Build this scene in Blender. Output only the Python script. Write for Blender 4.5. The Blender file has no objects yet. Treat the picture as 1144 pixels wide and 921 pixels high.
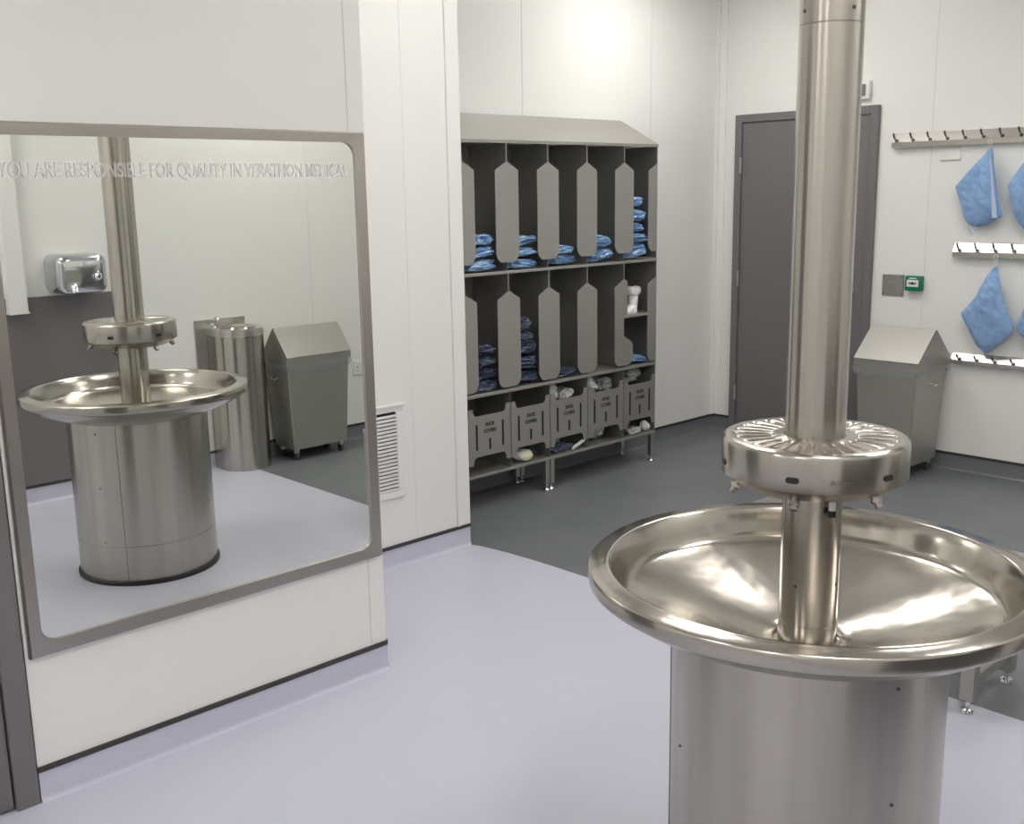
import bpy, bmesh, math, random
from mathutils import Vector, Matrix, noise
R = math.radians
C = bpy.context.scene.collection
PI = math.pi

# ------------------------------------------------------------------ materials
def mat(name, col, rough=.5, metal=0, spec=.5, coat=0, alpha=None, aniso=0, bump=None, rvar=None,
        cvar=None, emit=None, trans=0, sheen=0):
    m = bpy.data.materials.new(name); m.use_nodes = True
    nt = m.node_tree; N = nt.nodes; L = nt.links; b = N['Principled BSDF']
    b.inputs['Base Color'].default_value = (*col, 1); b.inputs['Roughness'].default_value = rough
    b.inputs['Metallic'].default_value = metal; b.inputs['Specular IOR Level'].default_value = spec
    b.inputs['Coat Weight'].default_value = coat
    if sheen: b.inputs['Sheen Weight'].default_value = sheen
    if trans: b.inputs['Transmission Weight'].default_value = trans
    if alpha is not None: b.inputs['Alpha'].default_value = alpha
    if emit: b.inputs['Emission Color'].default_value = (*emit[0], 1); b.inputs['Emission Strength'].default_value = emit[1]
    tc = N.new('ShaderNodeTexCoord')
    def nz(scale, vec=(1, 1, 1), detail=3):
        mp = N.new('ShaderNodeMapping'); mp.inputs['Scale'].default_value = vec
        L.new(tc.outputs['Object'], mp.inputs['Vector'])
        t = N.new('ShaderNodeTexNoise'); t.inputs['Scale'].default_value = scale; t.inputs['Detail'].default_value = detail
        L.new(mp.outputs[0], t.inputs['Vector']); return t
    if aniso:
        b.inputs['Anisotropic'].default_value = aniso
        tg = N.new('ShaderNodeTangent'); tg.direction_type = 'RADIAL'; tg.axis = 'Z'; b.inputs['Anisotropic Rotation'].default_value = .25
        L.new(tg.outputs[0], b.inputs['Tangent'])
    if bump:
        t = nz(bump[0], bump[2] if len(bump) > 2 else (1, 1, 1), 2)
        bp = N.new('ShaderNodeBump'); bp.inputs['Strength'].default_value = bump[1]; bp.inputs['Distance'].default_value = bump[3] if len(bump) > 3 else .01
        L.new(t.outputs['Fac'], bp.inputs['Height']); L.new(bp.outputs[0], b.inputs['Normal'])
    if rvar:
        t = nz(rvar[0], rvar[3] if len(rvar) > 3 else (1, 1, 1)); mr = N.new('ShaderNodeMapRange')
        mr.inputs['From Min'].default_value = .3; mr.inputs['From Max'].default_value = .7
        mr.inputs['To Min'].default_value = rvar[1]; mr.inputs['To Max'].default_value = rvar[2]
        L.new(t.outputs['Fac'], mr.inputs['Value']); L.new(mr.outputs[0], b.inputs['Roughness'])
    if cvar:  # scale, colour2, vec, lo, hi
        t = nz(cvar[0], cvar[2]); mr = N.new('ShaderNodeMapRange')
        mr.inputs['From Min'].default_value = cvar[3]; mr.inputs['From Max'].default_value = cvar[4]
        L.new(t.outputs['Fac'], mr.inputs['Value'])
        mx = N.new('ShaderNodeMix'); mx.data_type = 'RGBA'
        mx.inputs[6].default_value = (*col, 1); mx.inputs[7].default_value = (*cvar[1], 1)
        L.new(mr.outputs[0], mx.inputs[0]); L.new(mx.outputs[2], b.inputs['Base Color'])
    return m

wall_m = mat('white_cladding', (.80, .80, .775), .3, bump=(1.3, .12), spec=.5)
trim_m = mat('white_trim', (.84, .83, .81), .25)
seam_m = mat('panel_joint', (.70, .69, .67), .5)
ceil_m = mat('ceiling_tile', (.82, .82, .80), .8)
floor_m = mat('pale_vinyl', (.56, .565, .66), .38, cvar=(420, (.46, .47, .565), (1, 1, 1), .52, .66), bump=(260, .08), rvar=(2.2, .33, .45))
floorg_m = mat('grey_vinyl', (.15, .16, .172), .4, cvar=(420, (.195, .205, .217), (1, 1, 1), .5, .62), bump=(260, .08), rvar=(2.2, .33, .45))
strip_m = mat('dark_capping', (.045, .04, .042), .5)
doorg_m = mat('grey_door_paint', (.165, .157, .160), .42, bump=(300, .03))
panelg_m = mat('grey_wall_panel', (.17, .16, .16), .4)
SSC = (.50, .47, .42)
ss_round = mat('brushed_steel_round', SSC, .25, 1, aniso=.8, bump=(1.1, .6, (9, 9, .10), .006), cvar=(2.2, (.44, .41, .375), (6, 6, .12), .42, .62))
ss_bowl = mat('spun_steel_bowl', (.46, .43, .385), .23, 1, aniso=.45, bump=(9, .22), rvar=(3, .16, .24))
ss_flat = mat('brushed_steel_sheet', (.58, .555, .52), .3, .92, bump=(3, .03))
ss_dull = mat('satin_steel_sheet', (.43, .42, .39), .42, .72, bump=(4, .03))
ss_dark = mat('shade_dark_steel', (.36, .355, .33), .5, .8)  # steel darkened to put the rack's inner shade into its colour
chrome = mat('chrome', (.8, .8, .82), .07, 1)
chrome_d = mat('dark_chrome', (.28, .27, .26), .16, 1)  # chrome with a darker base colour
dark_m = mat('black_plastic', (.012, .012, .012), .35)
mir_m = mat('silvered_glass', (.86, .88, .845), .004, 1)
frost_m = mat('frosted_lettering', (.8, .77, .77), .6, alpha=.4)
plast_m = mat('white_plastic', (.78, .78, .76), .35)
green_m = mat('green_plastic', (.0, .17, .08), .4)
cloth_b = mat('blue_fabric', (.21, .36, .62), .75, bump=(55, .5, (1, 1, 1), .004), sheen=.2, cvar=(30, (.27, .42, .68), (1, 1, 1), .4, .6))
film_b = mat('blue_film', (.26, .44, .70), .25, bump=(34, .7, (1, 1, 1), .006), cvar=(20, (.66, .80, .95), (1, 1, 2.5), .5, .64))
film_n = mat('navy_film', (.09, .11, .18), .25, bump=(34, .7, (1, 1, 1), .006), cvar=(20, (.40, .44, .52), (1, 1, 3), .56, .7))
film_w = mat('white_film', (.88, .88, .87), .3, bump=(30, .4, (1, 1, 1), .004), cvar=(18, (.58, .60, .63), (1, 1, 1), .52, .7))
film_g = mat('smoky_film', (.50, .52, .54), .22, bump=(30, .4, (1, 1, 1), .004), cvar=(22, (.75, .76, .78), (1, 1, 2), .55, .68))
liner_m = mat('clear_liner', (.45, .46, .47), .18, alpha=.32, bump=(60, .6, (1, 1, 1), .005))
sole_m = mat('cream_sole', (.72, .72, .50), .5)
lamp_m = mat('lamp_diffuser', (.9, .9, .9), .5, emit=((1.0, .965, .925), 17.8))
rubber = mat('grey_rubber', (.07, .07, .07), .6)
scr_m = mat('screw_dark', (.10, .09, .08), .4, 1)

# ------------------------------------------------------------------ mesh helpers
def bxm(bm, lo, hi, bev=0, seg=1):
    r = bmesh.ops.create_cube(bm, size=1)
    vs = r['verts']
    for v in vs:
        v.co = Vector([(lo[i] + hi[i]) / 2 + v.co[i] * (hi[i] - lo[i]) for i in range(3)])
    if bev:
        es = list({e for v in vs for e in v.link_edges})
        bmesh.ops.bevel(bm, geom=es, offset=bev, segments=seg, affect='EDGES', profile=.5)
    return bm
def box(lo, hi, bev=0, seg=1):
    return bxm(bmesh.new(), lo, hi, bev, seg)
def lathe(bm, prof, c=(0, 0), n=64, a0=0, a1=2 * PI):
    full = abs(a1 - a0 - 2 * PI) < 1e-6
    rings = []
    k = n if full else n + 1
    for r, z in prof:
        if r < 1e-6: rings.append([bm.verts.new((c[0], c[1], z))] * k)
        else: rings.append([bm.verts.new((c[0] + r * math.cos(a0 + (a1 - a0) * i / n), c[1] + r * math.sin(a0 + (a1 - a0) * i / n), z)) for i in range(k)])
    for a, b in zip(rings, rings[1:]):
        for i in range(n):
            j = (i + 1) % k
            vs = []
            for v in (a[i], a[j], b[j], b[i]):
                if v not in vs: vs.append(v)
            if len(vs) >= 3:
                try: bm.faces.new(vs)
                except ValueError: pass
    return bm
def cyl(bm, p, q, r, n=16, r2=None):
    p, q = Vector(p), Vector(q); d = q - p; L = d.length
    M = Matrix.Translation(p) @ d.to_track_quat('Z', 'Y').to_matrix().to_4x4()
    b2 = bmesh.new(); lathe(b2, [(0, 0), (r, 0), (r2 or r, L), (0, L)], n=n)
    merge(bm, b2, M); return bm
def merge(bm, b2, M=None):
    if M is not None: bmesh.ops.transform(b2, matrix=M, verts=b2.verts)
    me = bpy.data.meshes.new('t'); b2.to_mesh(me); bm.from_mesh(me); bpy.data.meshes.remove(me); b2.free()
def prism(bm, pts, axis, a, b):
    """outline pts (2-D) extruded along axis from a to b"""
    def P(u, v, w):
        return {0: (w, u, v), 1: (u, w, v), 2: (u, v, w)}[axis]
    A = [bm.verts.new(P(u, v, a)) for u, v in pts]; B = [bm.verts.new(P(u, v, b)) for u, v in pts]
    bm.faces.new(A); bm.faces.new(B[::-1])
    n = len(pts)
    for i in range(n): bm.faces.new((A[i], B[i], B[(i + 1) % n], A[(i + 1) % n]))
    return bm
def tube(bm, pts, r, n=10):
    pts = [Vector(p) for p in pts]; rings = []
    for i, p in enumerate(pts):
        d = (pts[min(i + 1, len(pts) - 1)] - pts[max(i - 1, 0)]).normalized()
        q = d.to_track_quat('Z', 'Y')
        rings.append([bm.verts.new(p + q @ Vector((r * math.cos(2 * PI * k / n), r * math.sin(2 * PI * k / n), 0))) for k in range(n)])
    for a, b in zip(rings, rings[1:]):
        for k in range(n): bm.faces.new((a[k], a[(k + 1) % n], b[(k + 1) % n], b[k]))
    bm.faces.new(rings[0][::-1]); bm.faces.new(rings[-1])
    return bm
def rrect(a, b, c, d, r, n=6):
    out = []
    for (cx, cy, s) in ((c - r, b + r, -90), (c - r, d - r, 0), (a + r, d - r, 90), (a + r, b + r, 180)):
        for k in range(n + 1):
            t = R(s + 90 * k / n); out.append((cx + r * math.cos(t), cy + r * math.sin(t)))
    return out
def obj(name, bm, m, parent=None, ang=35, loc=None):
    bmesh.ops.recalc_face_normals(bm, faces=bm.faces)
    for f in bm.faces: f.smooth = True
    for e in bm.edges:
        if len(e.link_faces) == 2 and e.calc_face_angle(0) > R(ang): e.smooth = False
    me = bpy.data.meshes.new(name); 
    o = bpy.data.objects.new(name, me); C.objects.link(o)
    if loc is not None:
        bmesh.ops.translate(bm, vec=-Vector(loc), verts=bm.verts); o.location = loc
    bm.to_mesh(me); bm.free()
    for x in (m if isinstance(m, (list, tuple)) else [m]): me.materials.append(x)
    if parent is not None:
        o.parent = parent
        o.location = Vector(o.location) - world(parent)
    return o
def world(o):
    v = Vector(o.location)
    while o.parent: o = o.parent; v += o.location
    return v
def thing(name, label, cat, loc=(0, 0, 0), group=None):
    o = bpy.data.objects.new(name, None); C.objects.link(o); o.location = loc; o.empty_display_size = .05
    return tag(o, label, cat, group)
def tag(o, label, cat, group=None):
    o['label'] = label; o['category'] = cat
    if group: o['group'] = group
    return o
def struct(o, label=None):
    o['kind'] = 'structure'
    if label: o['label'] = label
    return o
def part_tag(o, label): o['label'] = label; return o
def setparent_mesh(o): return o
def text_mesh(s, size, ext=0.0, off=0.0):
    cu = bpy.data.curves.new('txt', 'FONT'); cu.body = s; cu.size = size; cu.extrude = ext; cu.align_x = 'CENTER'; cu.offset = off
    t = bpy.data.objects.new('txt', cu); C.objects.link(t)
    dg = bpy.context.evaluated_depsgraph_get()
    me = bpy.data.meshes.new_from_object(t.evaluated_get(dg))
    bpy.data.objects.remove(t); bm = bmesh.new(); bm.from_mesh(me); bpy.data.meshes.remove(me)
    return bm
# ------------------------------------------------------------------ dimensions
H = 3.0
XW = 3.09; YD = 6.04; XV = -.806; XR = -1.47; Y1 = 2.088; YV = 3.19; YB = -1.6
ZC = .1; YE = 3.236

# ------------------------------------------------------------------ shell
def wall(name, lo, hi, lab):
    return struct(obj(name, box(lo, hi), wall_m), lab)
wall('wall_left', (XR - .3, .892, 0), (0, Y1, H), 'white clad wall block carrying the mirror')
wl = wall('wall_left_over_door', (XR - .3, -.12, 2.12), (0, .892, H), 'white clad wall above the left door')
wl.name = 'wall_left_upper'
wall('wall_left_near', (XR - .3, YB, 0), (0, -.12, H), 'white clad wall behind the camera left')
wall('wall_left_middle', (XR - .3, Y1, 0), (XV, YV, H), 'white clad wall with the air vent, set back from the mirror')
wall('wall_left_far', (XR - .3, YV, 0), (XR, YD + .15, H), 'white clad wall behind the steel rack')
wall('wall_back', (XR, YD, 0), (XW + .15, YD + .15, H), 'white clad wall with grey door and hook rails')
wall('wall_right', (XW, YB, 0), (XW + .15, YD, H), 'white clad wall opposite the mirror')
wall('wall_front', (XR - .3, YB - .15, 0), (XW + .15, YB, H), 'white clad wall behind the camera')
struct(obj('ceiling', box((XR - .3, YB - .15, H), (XW + .15, YD + .15, H + .1)), ceil_m))
# floor: two colours of vinyl meeting along a line that curls round the wall corner
bm = bmesh.new()
edge = [(XW + .15, YE), (-.3, YE), (-.45, YE - .004), (-.58, YE - .012), (-.68, YE - .024), (-.75, YE - .036), (XV + .01, YV - .012), (XV - .02, YV - .01), (XR - .3, YV - .01)]
lo = prism(bm, [(XR - .3, YB - .15), (XW + .15, YB - .15)] + edge, 2, -.06, 0)
struct(obj('floor', bm, floor_m), 'pale lavender speckled vinyl floor')
bm = bmesh.new()
prism(bm, [(XW + .15, YD + .15)] + [(XR - .3, YD + .15)] + edge[::-1], 2, -.06, 0)
struct(obj('floor_far', bm, floorg_m), 'dark grey speckled vinyl floor')
# coved skirtings: vinyl upstand + dark capping strip
def skirt(name, p, q, nrm, fm, lab):
    p, q, n = Vector((*p, 0)), Vector((*q, 0)), Vector((*nrm, 0)); d = q - p
    prof = [(.0, .0), (.014, .0), (.009, .003), (.006, .008), (.004, .016), (.004, .088), (.0, .088)]
    bm = bmesh.new()
    A = [bm.verts.new(p + n * a + Vector((0, 0, z))) for a, z in prof]; B = [bm.verts.new(q + n * a + Vector((0, 0, z))) for a, z in prof]
    bm.faces.new(A); bm.faces.new(B[::-1])
    for i in range(len(prof)):
        j = (i + 1) % len(prof); bm.faces.new((A[i], B[i], B[j], A[j]))
    o = struct(obj(name, bm, fm), lab)
    b2 = bmesh.new()
    lo = [min(p[i], q[i], (p + n * .007)[i], (q + n * .007)[i]) for i in (0, 1)]
    hi = [max(p[i], q[i], (p + n * .007)[i], (q + n * .007)[i]) for i in (0, 1)]
    bxm(b2, (*lo, .088), (*hi, .103)); c = obj('capping_strip', b2, strip_m, o)
    return o
skirt('baseboard_left', (0, .892), (0, Y1), (1, 0), floor_m, 'pale vinyl skirting under the mirror')
skirt('baseboard_left_end', (0, Y1), (XV, Y1), (0, 1), floor_m, 'pale vinyl skirting round the block end')
skirt('baseboard_left_middle', (XV, Y1), (XV, YV), (1, 0), floor_m, 'pale vinyl skirting under the air vent')
skirt('baseboard_left_return', (XV, YV), (XR, YV), (0, 1), floorg_m, 'grey vinyl skirting on the recess return')
skirt('baseboard_left_far', (XR, YV), (XR, YD), (1, 0), floorg_m, 'grey vinyl skirting behind the rack')
skirt('baseboard_back', (-.326, YD), (XW, YD), (0, -1), floorg_m, 'grey vinyl skirting under the hook rails')
skirt('baseboard_back_left', (XR, YD), (-1.325, YD), (0, -1), floorg_m, 'grey vinyl skirting left of the door')
skirt('baseboard_right', (XW, YB), (XW, YE), (-1, 0), floor_m, 'pale vinyl skirting on the wall opposite the mirror')
skirt('baseboard_right_far', (XW, YE), (XW, YD), (-1, 0), floorg_m, 'grey vinyl skirting on the wall opposite the mirror')
# cladding joints and corner trims
n_tr = [0]
def trim(lo, hi, m, lab):
    n_tr[0] += 1
    struct(obj('trim_%d' % n_tr[0], box(lo, hi, .0006), m), lab)
trim((0, 2.024, ZC + .004), (.0015, 2.028, H), seam_m, 'vertical cladding joint beside the mirror')
trim((XV, 2.872, ZC + .004), (XV + .002, 2.88, H), trim_m, 'vertical cladding joint above the vent')
trim((XV, 3.112, ZC + .004), (XV + .006, YV, H), wall_m, 'white corner trim on the vent wall end')
trim((XV + .006, 3.112, ZC + .004), (XV + .011, 3.124, H), trim_m, 'raised bead of the white corner trim')
trim((XR, 4.225, ZC + .004), (XR + .002, 4.231, H), seam_m, 'vertical cladding joint above the rack')
trim((XR, 5.325, ZC + .004), (XR + .002, 5.331, H), seam_m, 'vertical cladding joint right of the rack')
trim((XR, YD - .045, ZC + .004), (XR + .012, YD, H), trim_m, 'white corner trim in the far corner')
trim((XR + .012, YD - .012, ZC + .004), (XR + .055, YD, H), trim_m, 'white corner trim beside the grey door')
trim((-.012, YD - .0015, ZC + .004), (-.008, YD, H), seam_m, 'vertical cladding joint above the call point')
trim((XW - .002, .9, ZC + .004), (XW, .904, H), seam_m, 'vertical cladding joint opposite the mirror')
trim((XW - .002, 3.85, ZC + .004), (XW, 3.854, H), seam_m, 'vertical cladding joint beside the far bin')

# ------------------------------------------------------------------ doors
def door_frame(bm, x0, x1, z1, w, y0, y1):
    bxm(bm, (x0, y0, 0), (x0 + w, y1, z1), .003); bxm(bm, (x1 - w, y0, 0), (x1, y1, z1), .003)
    bxm(bm, (x0 + w, y0, z1 - w), (x1 - w, y1, z1), .003)
fr = bmesh.new(); door_frame(fr, -1.324, -.327, 2.1, .05, YD - .03, YD)
d1 = struct(obj('door_1', fr, doorg_m), 'dark grey door in a grey frame behind the column')
obj('door_leaf', box((-1.271, YD - .018, .008), (-.38, YD, 2.047), .002), doorg_m, d1)
for z in (.28, 1.05, 1.78):
    obj('hinge', cyl(bmesh.new(), (-1.272, YD - .033, z - .05), (-1.272, YD - .033, z + .05), .008), ss_dull, d1)
bm = bmesh.new(); cyl(bm, (-.44, YD - .018, 1.0), (-.44, YD - .06, 1.0), .01); cyl(bm, (-.44, YD - .055, 1.0), (-.55, YD - .055, 1.0), .009)
obj('door_handle', bm, ss_flat, d1)
# left door
bm = bmesh.new()
bxm(bm, (-.08, .826, 0), (.010, .887, 2.12), .003); bxm(bm, (-.08, -.12, 0), (.010, -.055, 2.12), .003); bxm(bm, (-.08, -.055, 2.055), (.010, .826, 2.12), .003)
d2 = struct(obj('door_2', bm, doorg_m), 'dark grey door frame at the left edge of the mirror wall')
obj('door_leaf', box((-.05, -.05, .008), (-.004, .822, 2.05), .002), panelg_m, d2)
obj('door_closure', box((-.078, -.054, 0), (-.055, .825, 2.054)), strip_m, d2)

# ------------------------------------------------------------------ ceiling lights
for i, (x, y) in enumerate([(-.7, 4.88), (.2, 2.95), (1.1, 4.35), (2.5, 3.5), (2.45, 1.35), (1.0, -.9), (2.4, -.9)]):
    places = ['over the steel racks', 'over the air vent', 'over the grey floor before the hook rails', 'over the drinking fountain side', 'over the wash fountain', 'beside the left door', 'behind the camera']
    t = thing('ceiling_light', 'square ceiling light panel ' + places[i], 'ceiling light', (x, y, H), 'square ceiling light panels')
    bm = bmesh.new()
    a = .3
    for lo, hi in (((x - a, y - a), (x + a, y - a + .02)), ((x - a, y + a - .02), (x + a, y + a)), ((x - a, y - a + .02), (x - a + .02, y + a - .02)), ((x + a - .02, y - a + .02), (x + a, y + a - .02))):
        bxm(bm, (*lo, H - .015), (*hi, H))
    obj('light_frame', bm, plast_m, t)
    obj('diffuser', box((x - a + .02, y - a + .02, H - .009), (x + a - .02, y + a - .02, H)), lamp_m, t)

# ------------------------------------------------------------------ mirror
mt = thing('wall_mirror', 'large wall mirror in a stainless frame with faint lettering across the top', 'mirror', (0, 1.49, .42))
def ring_prism(bm, outer, inner, x0, x1, bev):
    n = len(inner)
    # outer resampled to the same count
    rings = []
    for pts, x in ((outer, x0), (outer, x1 - bev), ([(u + (.5 * bev if u < 1.49 else -.5 * bev), v + (.5 * bev if v < 1.1 else -.5 * bev)) for u, v in outer], x1), (inner, x1 - .002), (inner, x0)):
        rings.append([bm.verts.new((x, u, v)) for u, v in pts])
    for a, b in zip(rings, rings[1:]):
        for i in range(n): bm.faces.new((a[i], a[(i + 1) % n], b[(i + 1) % n], b[i]))
bm = bmesh.new()
ring_prism(bm, rrect(.9, .4195, 2.0776, 1.829, .004, 8), rrect(.937, .46, 2.037, 1.796, .045, 8), .001, .019, .010)
obj('mirror_frame', bm, mat('brushed_frame_steel', (.46, .43, .40), .32, 1), mt, ang=25)
obj('mirror_glass', box((.001, .93, .45), (.010, 2.045, 1.803)), mir_m, mt)
b = text_mesh('YOU ARE RESPONSIBLE FOR QUALITY IN VERATHON MEDICAL', .06, 0.0, .0012)
xs = [v.co.x for v in b.verts]; ys = [v.co.y for v in b.verts]; w = max(xs) - min(xs); h = max(ys) - min(ys)
for v in b.verts:
    u, vv = v.co.x, v.co.y
    v.co = Vector((.0145, .957 + (u - min(xs)) / w * (2.012 - .957), 1.683 + (vv - min(ys)) / h * .047))
part_tag(obj('lettering', b, frost_m, mt), 'faint frosted capital lettering')

# ------------------------------------------------------------------ air vent
vt = thing('air_vent', 'white louvred air vent low on the wall beside the mirror', 'vent', (XV, 2.72, .32))
Y0, Y2, Z0, Z2 = 2.60, 2.812, .322, .738
bm = bmesh.new()
for lo, hi in (((Y0, Z0), (Y2, Z0 + .03)), ((Y0, Z2 - .03), (Y2, Z2)), ((Y0, Z0 + .03), (Y0 + .03, Z2 - .03)), ((Y2 - .038, Z0 + .03), (Y2, Z2 - .03))):
    bxm(bm, (XV, lo[0], lo[1]), (XV + .012, hi[0], hi[1]), .002)
bxm(bm, (XV, Y0 - .004, Z2 - .008), (XV + .02, Y2 + .004, Z2 + .004), .002)
obj('vent_frame', bm, plast_m, vt)
obj('duct_opening', box((XV, Y0 + .03, Z0 + .03), (XV + .002, Y2 - .038, Z2 - .03)), dark_m, vt)
for k in range(21):
    z = Z0 + .037 + k * .0165
    b = box((-.006, Y0 + .03, -.0035), (.006, Y2 - .038, .0035), .0005)
    bmesh.ops.rotate(b, cent=(0, 0, 0), matrix=Matrix.Rotation(R(25), 3, 'Y'), verts=b.verts)
    bmesh.ops.translate(b, vec=(XV + .0075, 0, z), verts=b.verts)
    obj('louvre', b, plast_m, vt)

# ------------------------------------------------------------------ wash fountain
FX, FY = 1.692, 2.003
wf = thing('wash_fountain', 'round stainless steel wash fountain with central column in the foreground', 'wash fountain', (FX, FY, 0))
c = (FX, FY)
ped = obj('pedestal', lathe(bmesh.new(), [(.296, .0), (.298, .004), (.298, .1705), (.2965, .1715), (.2965, .1725), (.298, .1735), (.298, .704), (.28, .704)], c, 128), ss_round, wf, loc=(FX, FY, 0))
part_tag(obj('base_ring', lathe(bmesh.new(), [(.299, 0), (.307, 0), (.307, .014), (.299, .018)], c, 96), dark_m, ped), 'dark sealing ring at the floor')
for a in (R(-137.5),):  # panel joint
    p = Vector((FX + .2985 * math.cos(a), FY + .2985 * math.sin(a), 0)); n = Vector((math.cos(a), math.sin(a), 0)); t = Vector((-n.y, n.x, 0))
    b = bmesh.new(); 
    vs = [b.verts.new(p + n * d + t * s + Vector((0, 0, z))) for z in (.02, .70) for d, s in ((-.001, -.0012), (.0012, -.0012), (.0012, .0012), (-.001, .0012))]
    for i in range(4): b.faces.new((vs[i], vs[(i + 1) % 4], vs[4 + (i + 1) % 4], vs[4 + i]))
    b.faces.new(vs[:4]); b.faces.new(vs[4:])
    obj('panel_joint', b, chrome_d, ped)
for a, z in ((-120, .668), (-120, .432), (-120, .19), (-23, .662), (-23, .41), (-23, .16), (60, .64), (60, .3), (140, .64), (140, .3)):
    n = Vector((math.cos(R(a)), math.sin(R(a)), 0)); p = Vector((FX, FY, z)) + n * .2975
    obj('screw', cyl(bmesh.new(), p, p + n * .0025, .0042, 12, .003), scr_m, ped)
# bowl
prof = [(.28, .699), (.33, .714), (.40, .738), (.44, .758), (.462, .774), (.474, .783), (.480, .785), (.4835, .788), (.4845, .792), (.4845, .814), (.4835, .8185), (.480, .8215),
        (.452, .8225), (.4465, .8245), (.442, .826), (.4375, .8245), (.434, .819), (.430, .813), (.424, .802), (.418, .786), (.412, .768), (.407, .757), (.400, .7495), (.391, .7455),
        (.370, .739), (.30, .716), (.22, .690), (.15, .671), (.10, .662), (.082, .660), (.074, .655), (.071, .648), (.062, .648)]
obj('bowl', lathe(bmesh.new(), prof, c, 160), ss_bowl, wf, ang=50, loc=(FX, FY, 0))
# column
obj('lower_column', lathe(bmesh.new(), [(.0635, .64), (.0635, .698), (.0625, .6985), (.0625, .6995), (.063, .70), (.063, 1.01)], c, 96), ss_round, wf, loc=(FX, FY, 0))
uc = obj('upper_column', lathe(bmesh.new(), [(.066, 1.09), (.066, 1.1), (.063, 1.102), (.063, 1.9455), (.062, 1.9465), (.062, 1.9475), (.063, 1.9485), (.063, H)], c, 96), ss_round, wf, loc=(FX, FY, 0))
for a in (-115, -20, 75, 165):
    n = Vector((math.cos(R(a)), math.sin(R(a)), 0))
    p = Vector((FX, FY, 1.972)) + n * .0625; obj('screw', cyl(bmesh.new(), p, p + n * .0025, .004, 12, .003), scr_m, uc)
obj('ceiling_collar', lathe(bmesh.new(), [(.065, H - .03), (.085, H - .03), (.087, H - .002), (.065, H - .002)], c, 48), ss_round, wf)
for a in (-85, 5):
    n = Vector((math.cos(R(a)), math.sin(R(a)), 0)); p = Vector((FX, FY, .79)) + n * .0625
    obj('screw', cyl(bmesh.new(), p, p + n * .002, .003, 12), scr_m, wf)
# spray head with pressed radial flutes on top
RG = .1944
n = 240; b = bmesh.new()
def flute(r, a):
    if r <= .088 or r >= .170: return 0
    w = math.sin(PI * (r - .088) / .082) ** .5
    k = (a / (2 * PI) * 26) % 1
    return -.0075 * w * (max(0, math.cos((k - .5) * 2 * PI)) ** .7)
prof = [(.060, 1.006), (.085, 1.002), (.15, 1.008), (.166, 1.016), (RG - .0015, 1.0335), (RG, 1.036), (RG, 1.105), (RG - .001, 1.1095), (RG - .004, 1.113), (RG - .009, 1.1145), (.180, 1.115)]
prof += [(r, 1.115) for r in (.174, .170, .167, .163, .158, .15, .14, .13, .12, .11, .102, .096, .092, .088)] + [(.078, 1.115), (.070, 1.117), (.064, 1.117)]
rings = []
for r, z in prof:
    rings.append([b.verts.new((FX + r * math.cos(2 * PI * i / n), FY + r * math.sin(2 * PI * i / n), z + (flute(r, 2 * PI * i / n) if z > 1.11 else 0))) for i in range(n)])
for p_, q_ in zip(rings, rings[1:]):
    for i in range(n): b.faces.new((p_[i], p_[(i + 1) % n], q_[(i + 1) % n], q_[i]))
sh = obj('spray_head', b, ss_round, wf, ang=60, loc=(FX, FY, 0))
for k in range(6):
    a = R(-71.5 + 60 * k); nrm = Vector((math.cos(a), math.sin(a), 0)); tg = Vector((-nrm.y, nrm.x, 0))
    b = bmesh.new(); M = Matrix((( tg.x, 0, nrm.x, FX), (tg.y, 0, nrm.y, FY), (0, 1, 0, 0), (0, 0, 0, 1)))
    b2 = bmesh.new(); prism(b2, rrect(-.0135, 1.0545, .0135, 1.0670, .006, 5), 2, RG - .004, RG + .0012); merge(b, b2, M)
    part_tag(obj('sensor_window', b, dark_m, sh), 'black oval sensor window')
    b = bmesh.new(); p = Vector((FX, FY, 1.014)) + nrm * .165; d = (nrm * .55 + Vector((0, 0, -.85))).normalized()
    cyl(b, p - d * .006, p + d * .014, .0105, 16); cyl(b, p + d * .014, p + d * .023, .0085, 16)
    cyl(b, p + d * .004, p + d * .010, .0125, 6)
    obj('spray_nozzle', b, chrome_d, sh)
b = text_mesh('Bradley', .02)
for v in b.verts:
    a = R(-43) + (v.co.x + v.co.y * .25) / RG * .82; z = 1.0555 + v.co.y * .7
    v.co = Vector((FX + (RG + .0006) * math.cos(a), FY + (RG + .0006) * math.sin(a), z))
part_tag(obj('lettering', b, mat('etched_mark', (.33, .31, .28), .5, 1), sh), 'small etched script mark')
# soap dispenser nozzle under the head
a = R(-28); nrm = Vector((math.cos(a), math.sin(a), 0)); p = Vector((FX, FY, 0)) + nrm * .078
b = bmesh.new(); cyl(b, p + Vector((0, 0, 1.004)), p + Vector((0, 0, .993)), .014, 20)
sd = obj('soap_dispenser', b, dark_m, wf)
obj('clear_nozzle', cyl(bmesh.new(), p + Vector((0, 0, .993)), p + Vector((0, 0, .968)), .0075, 16), plast_m, sd)
obj('nozzle_tip', cyl(bmesh.new(), p + Vector((0, 0, .968)), p + Vector((0, 0, .954)), .0085, 16), dark_m, sd)

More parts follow.
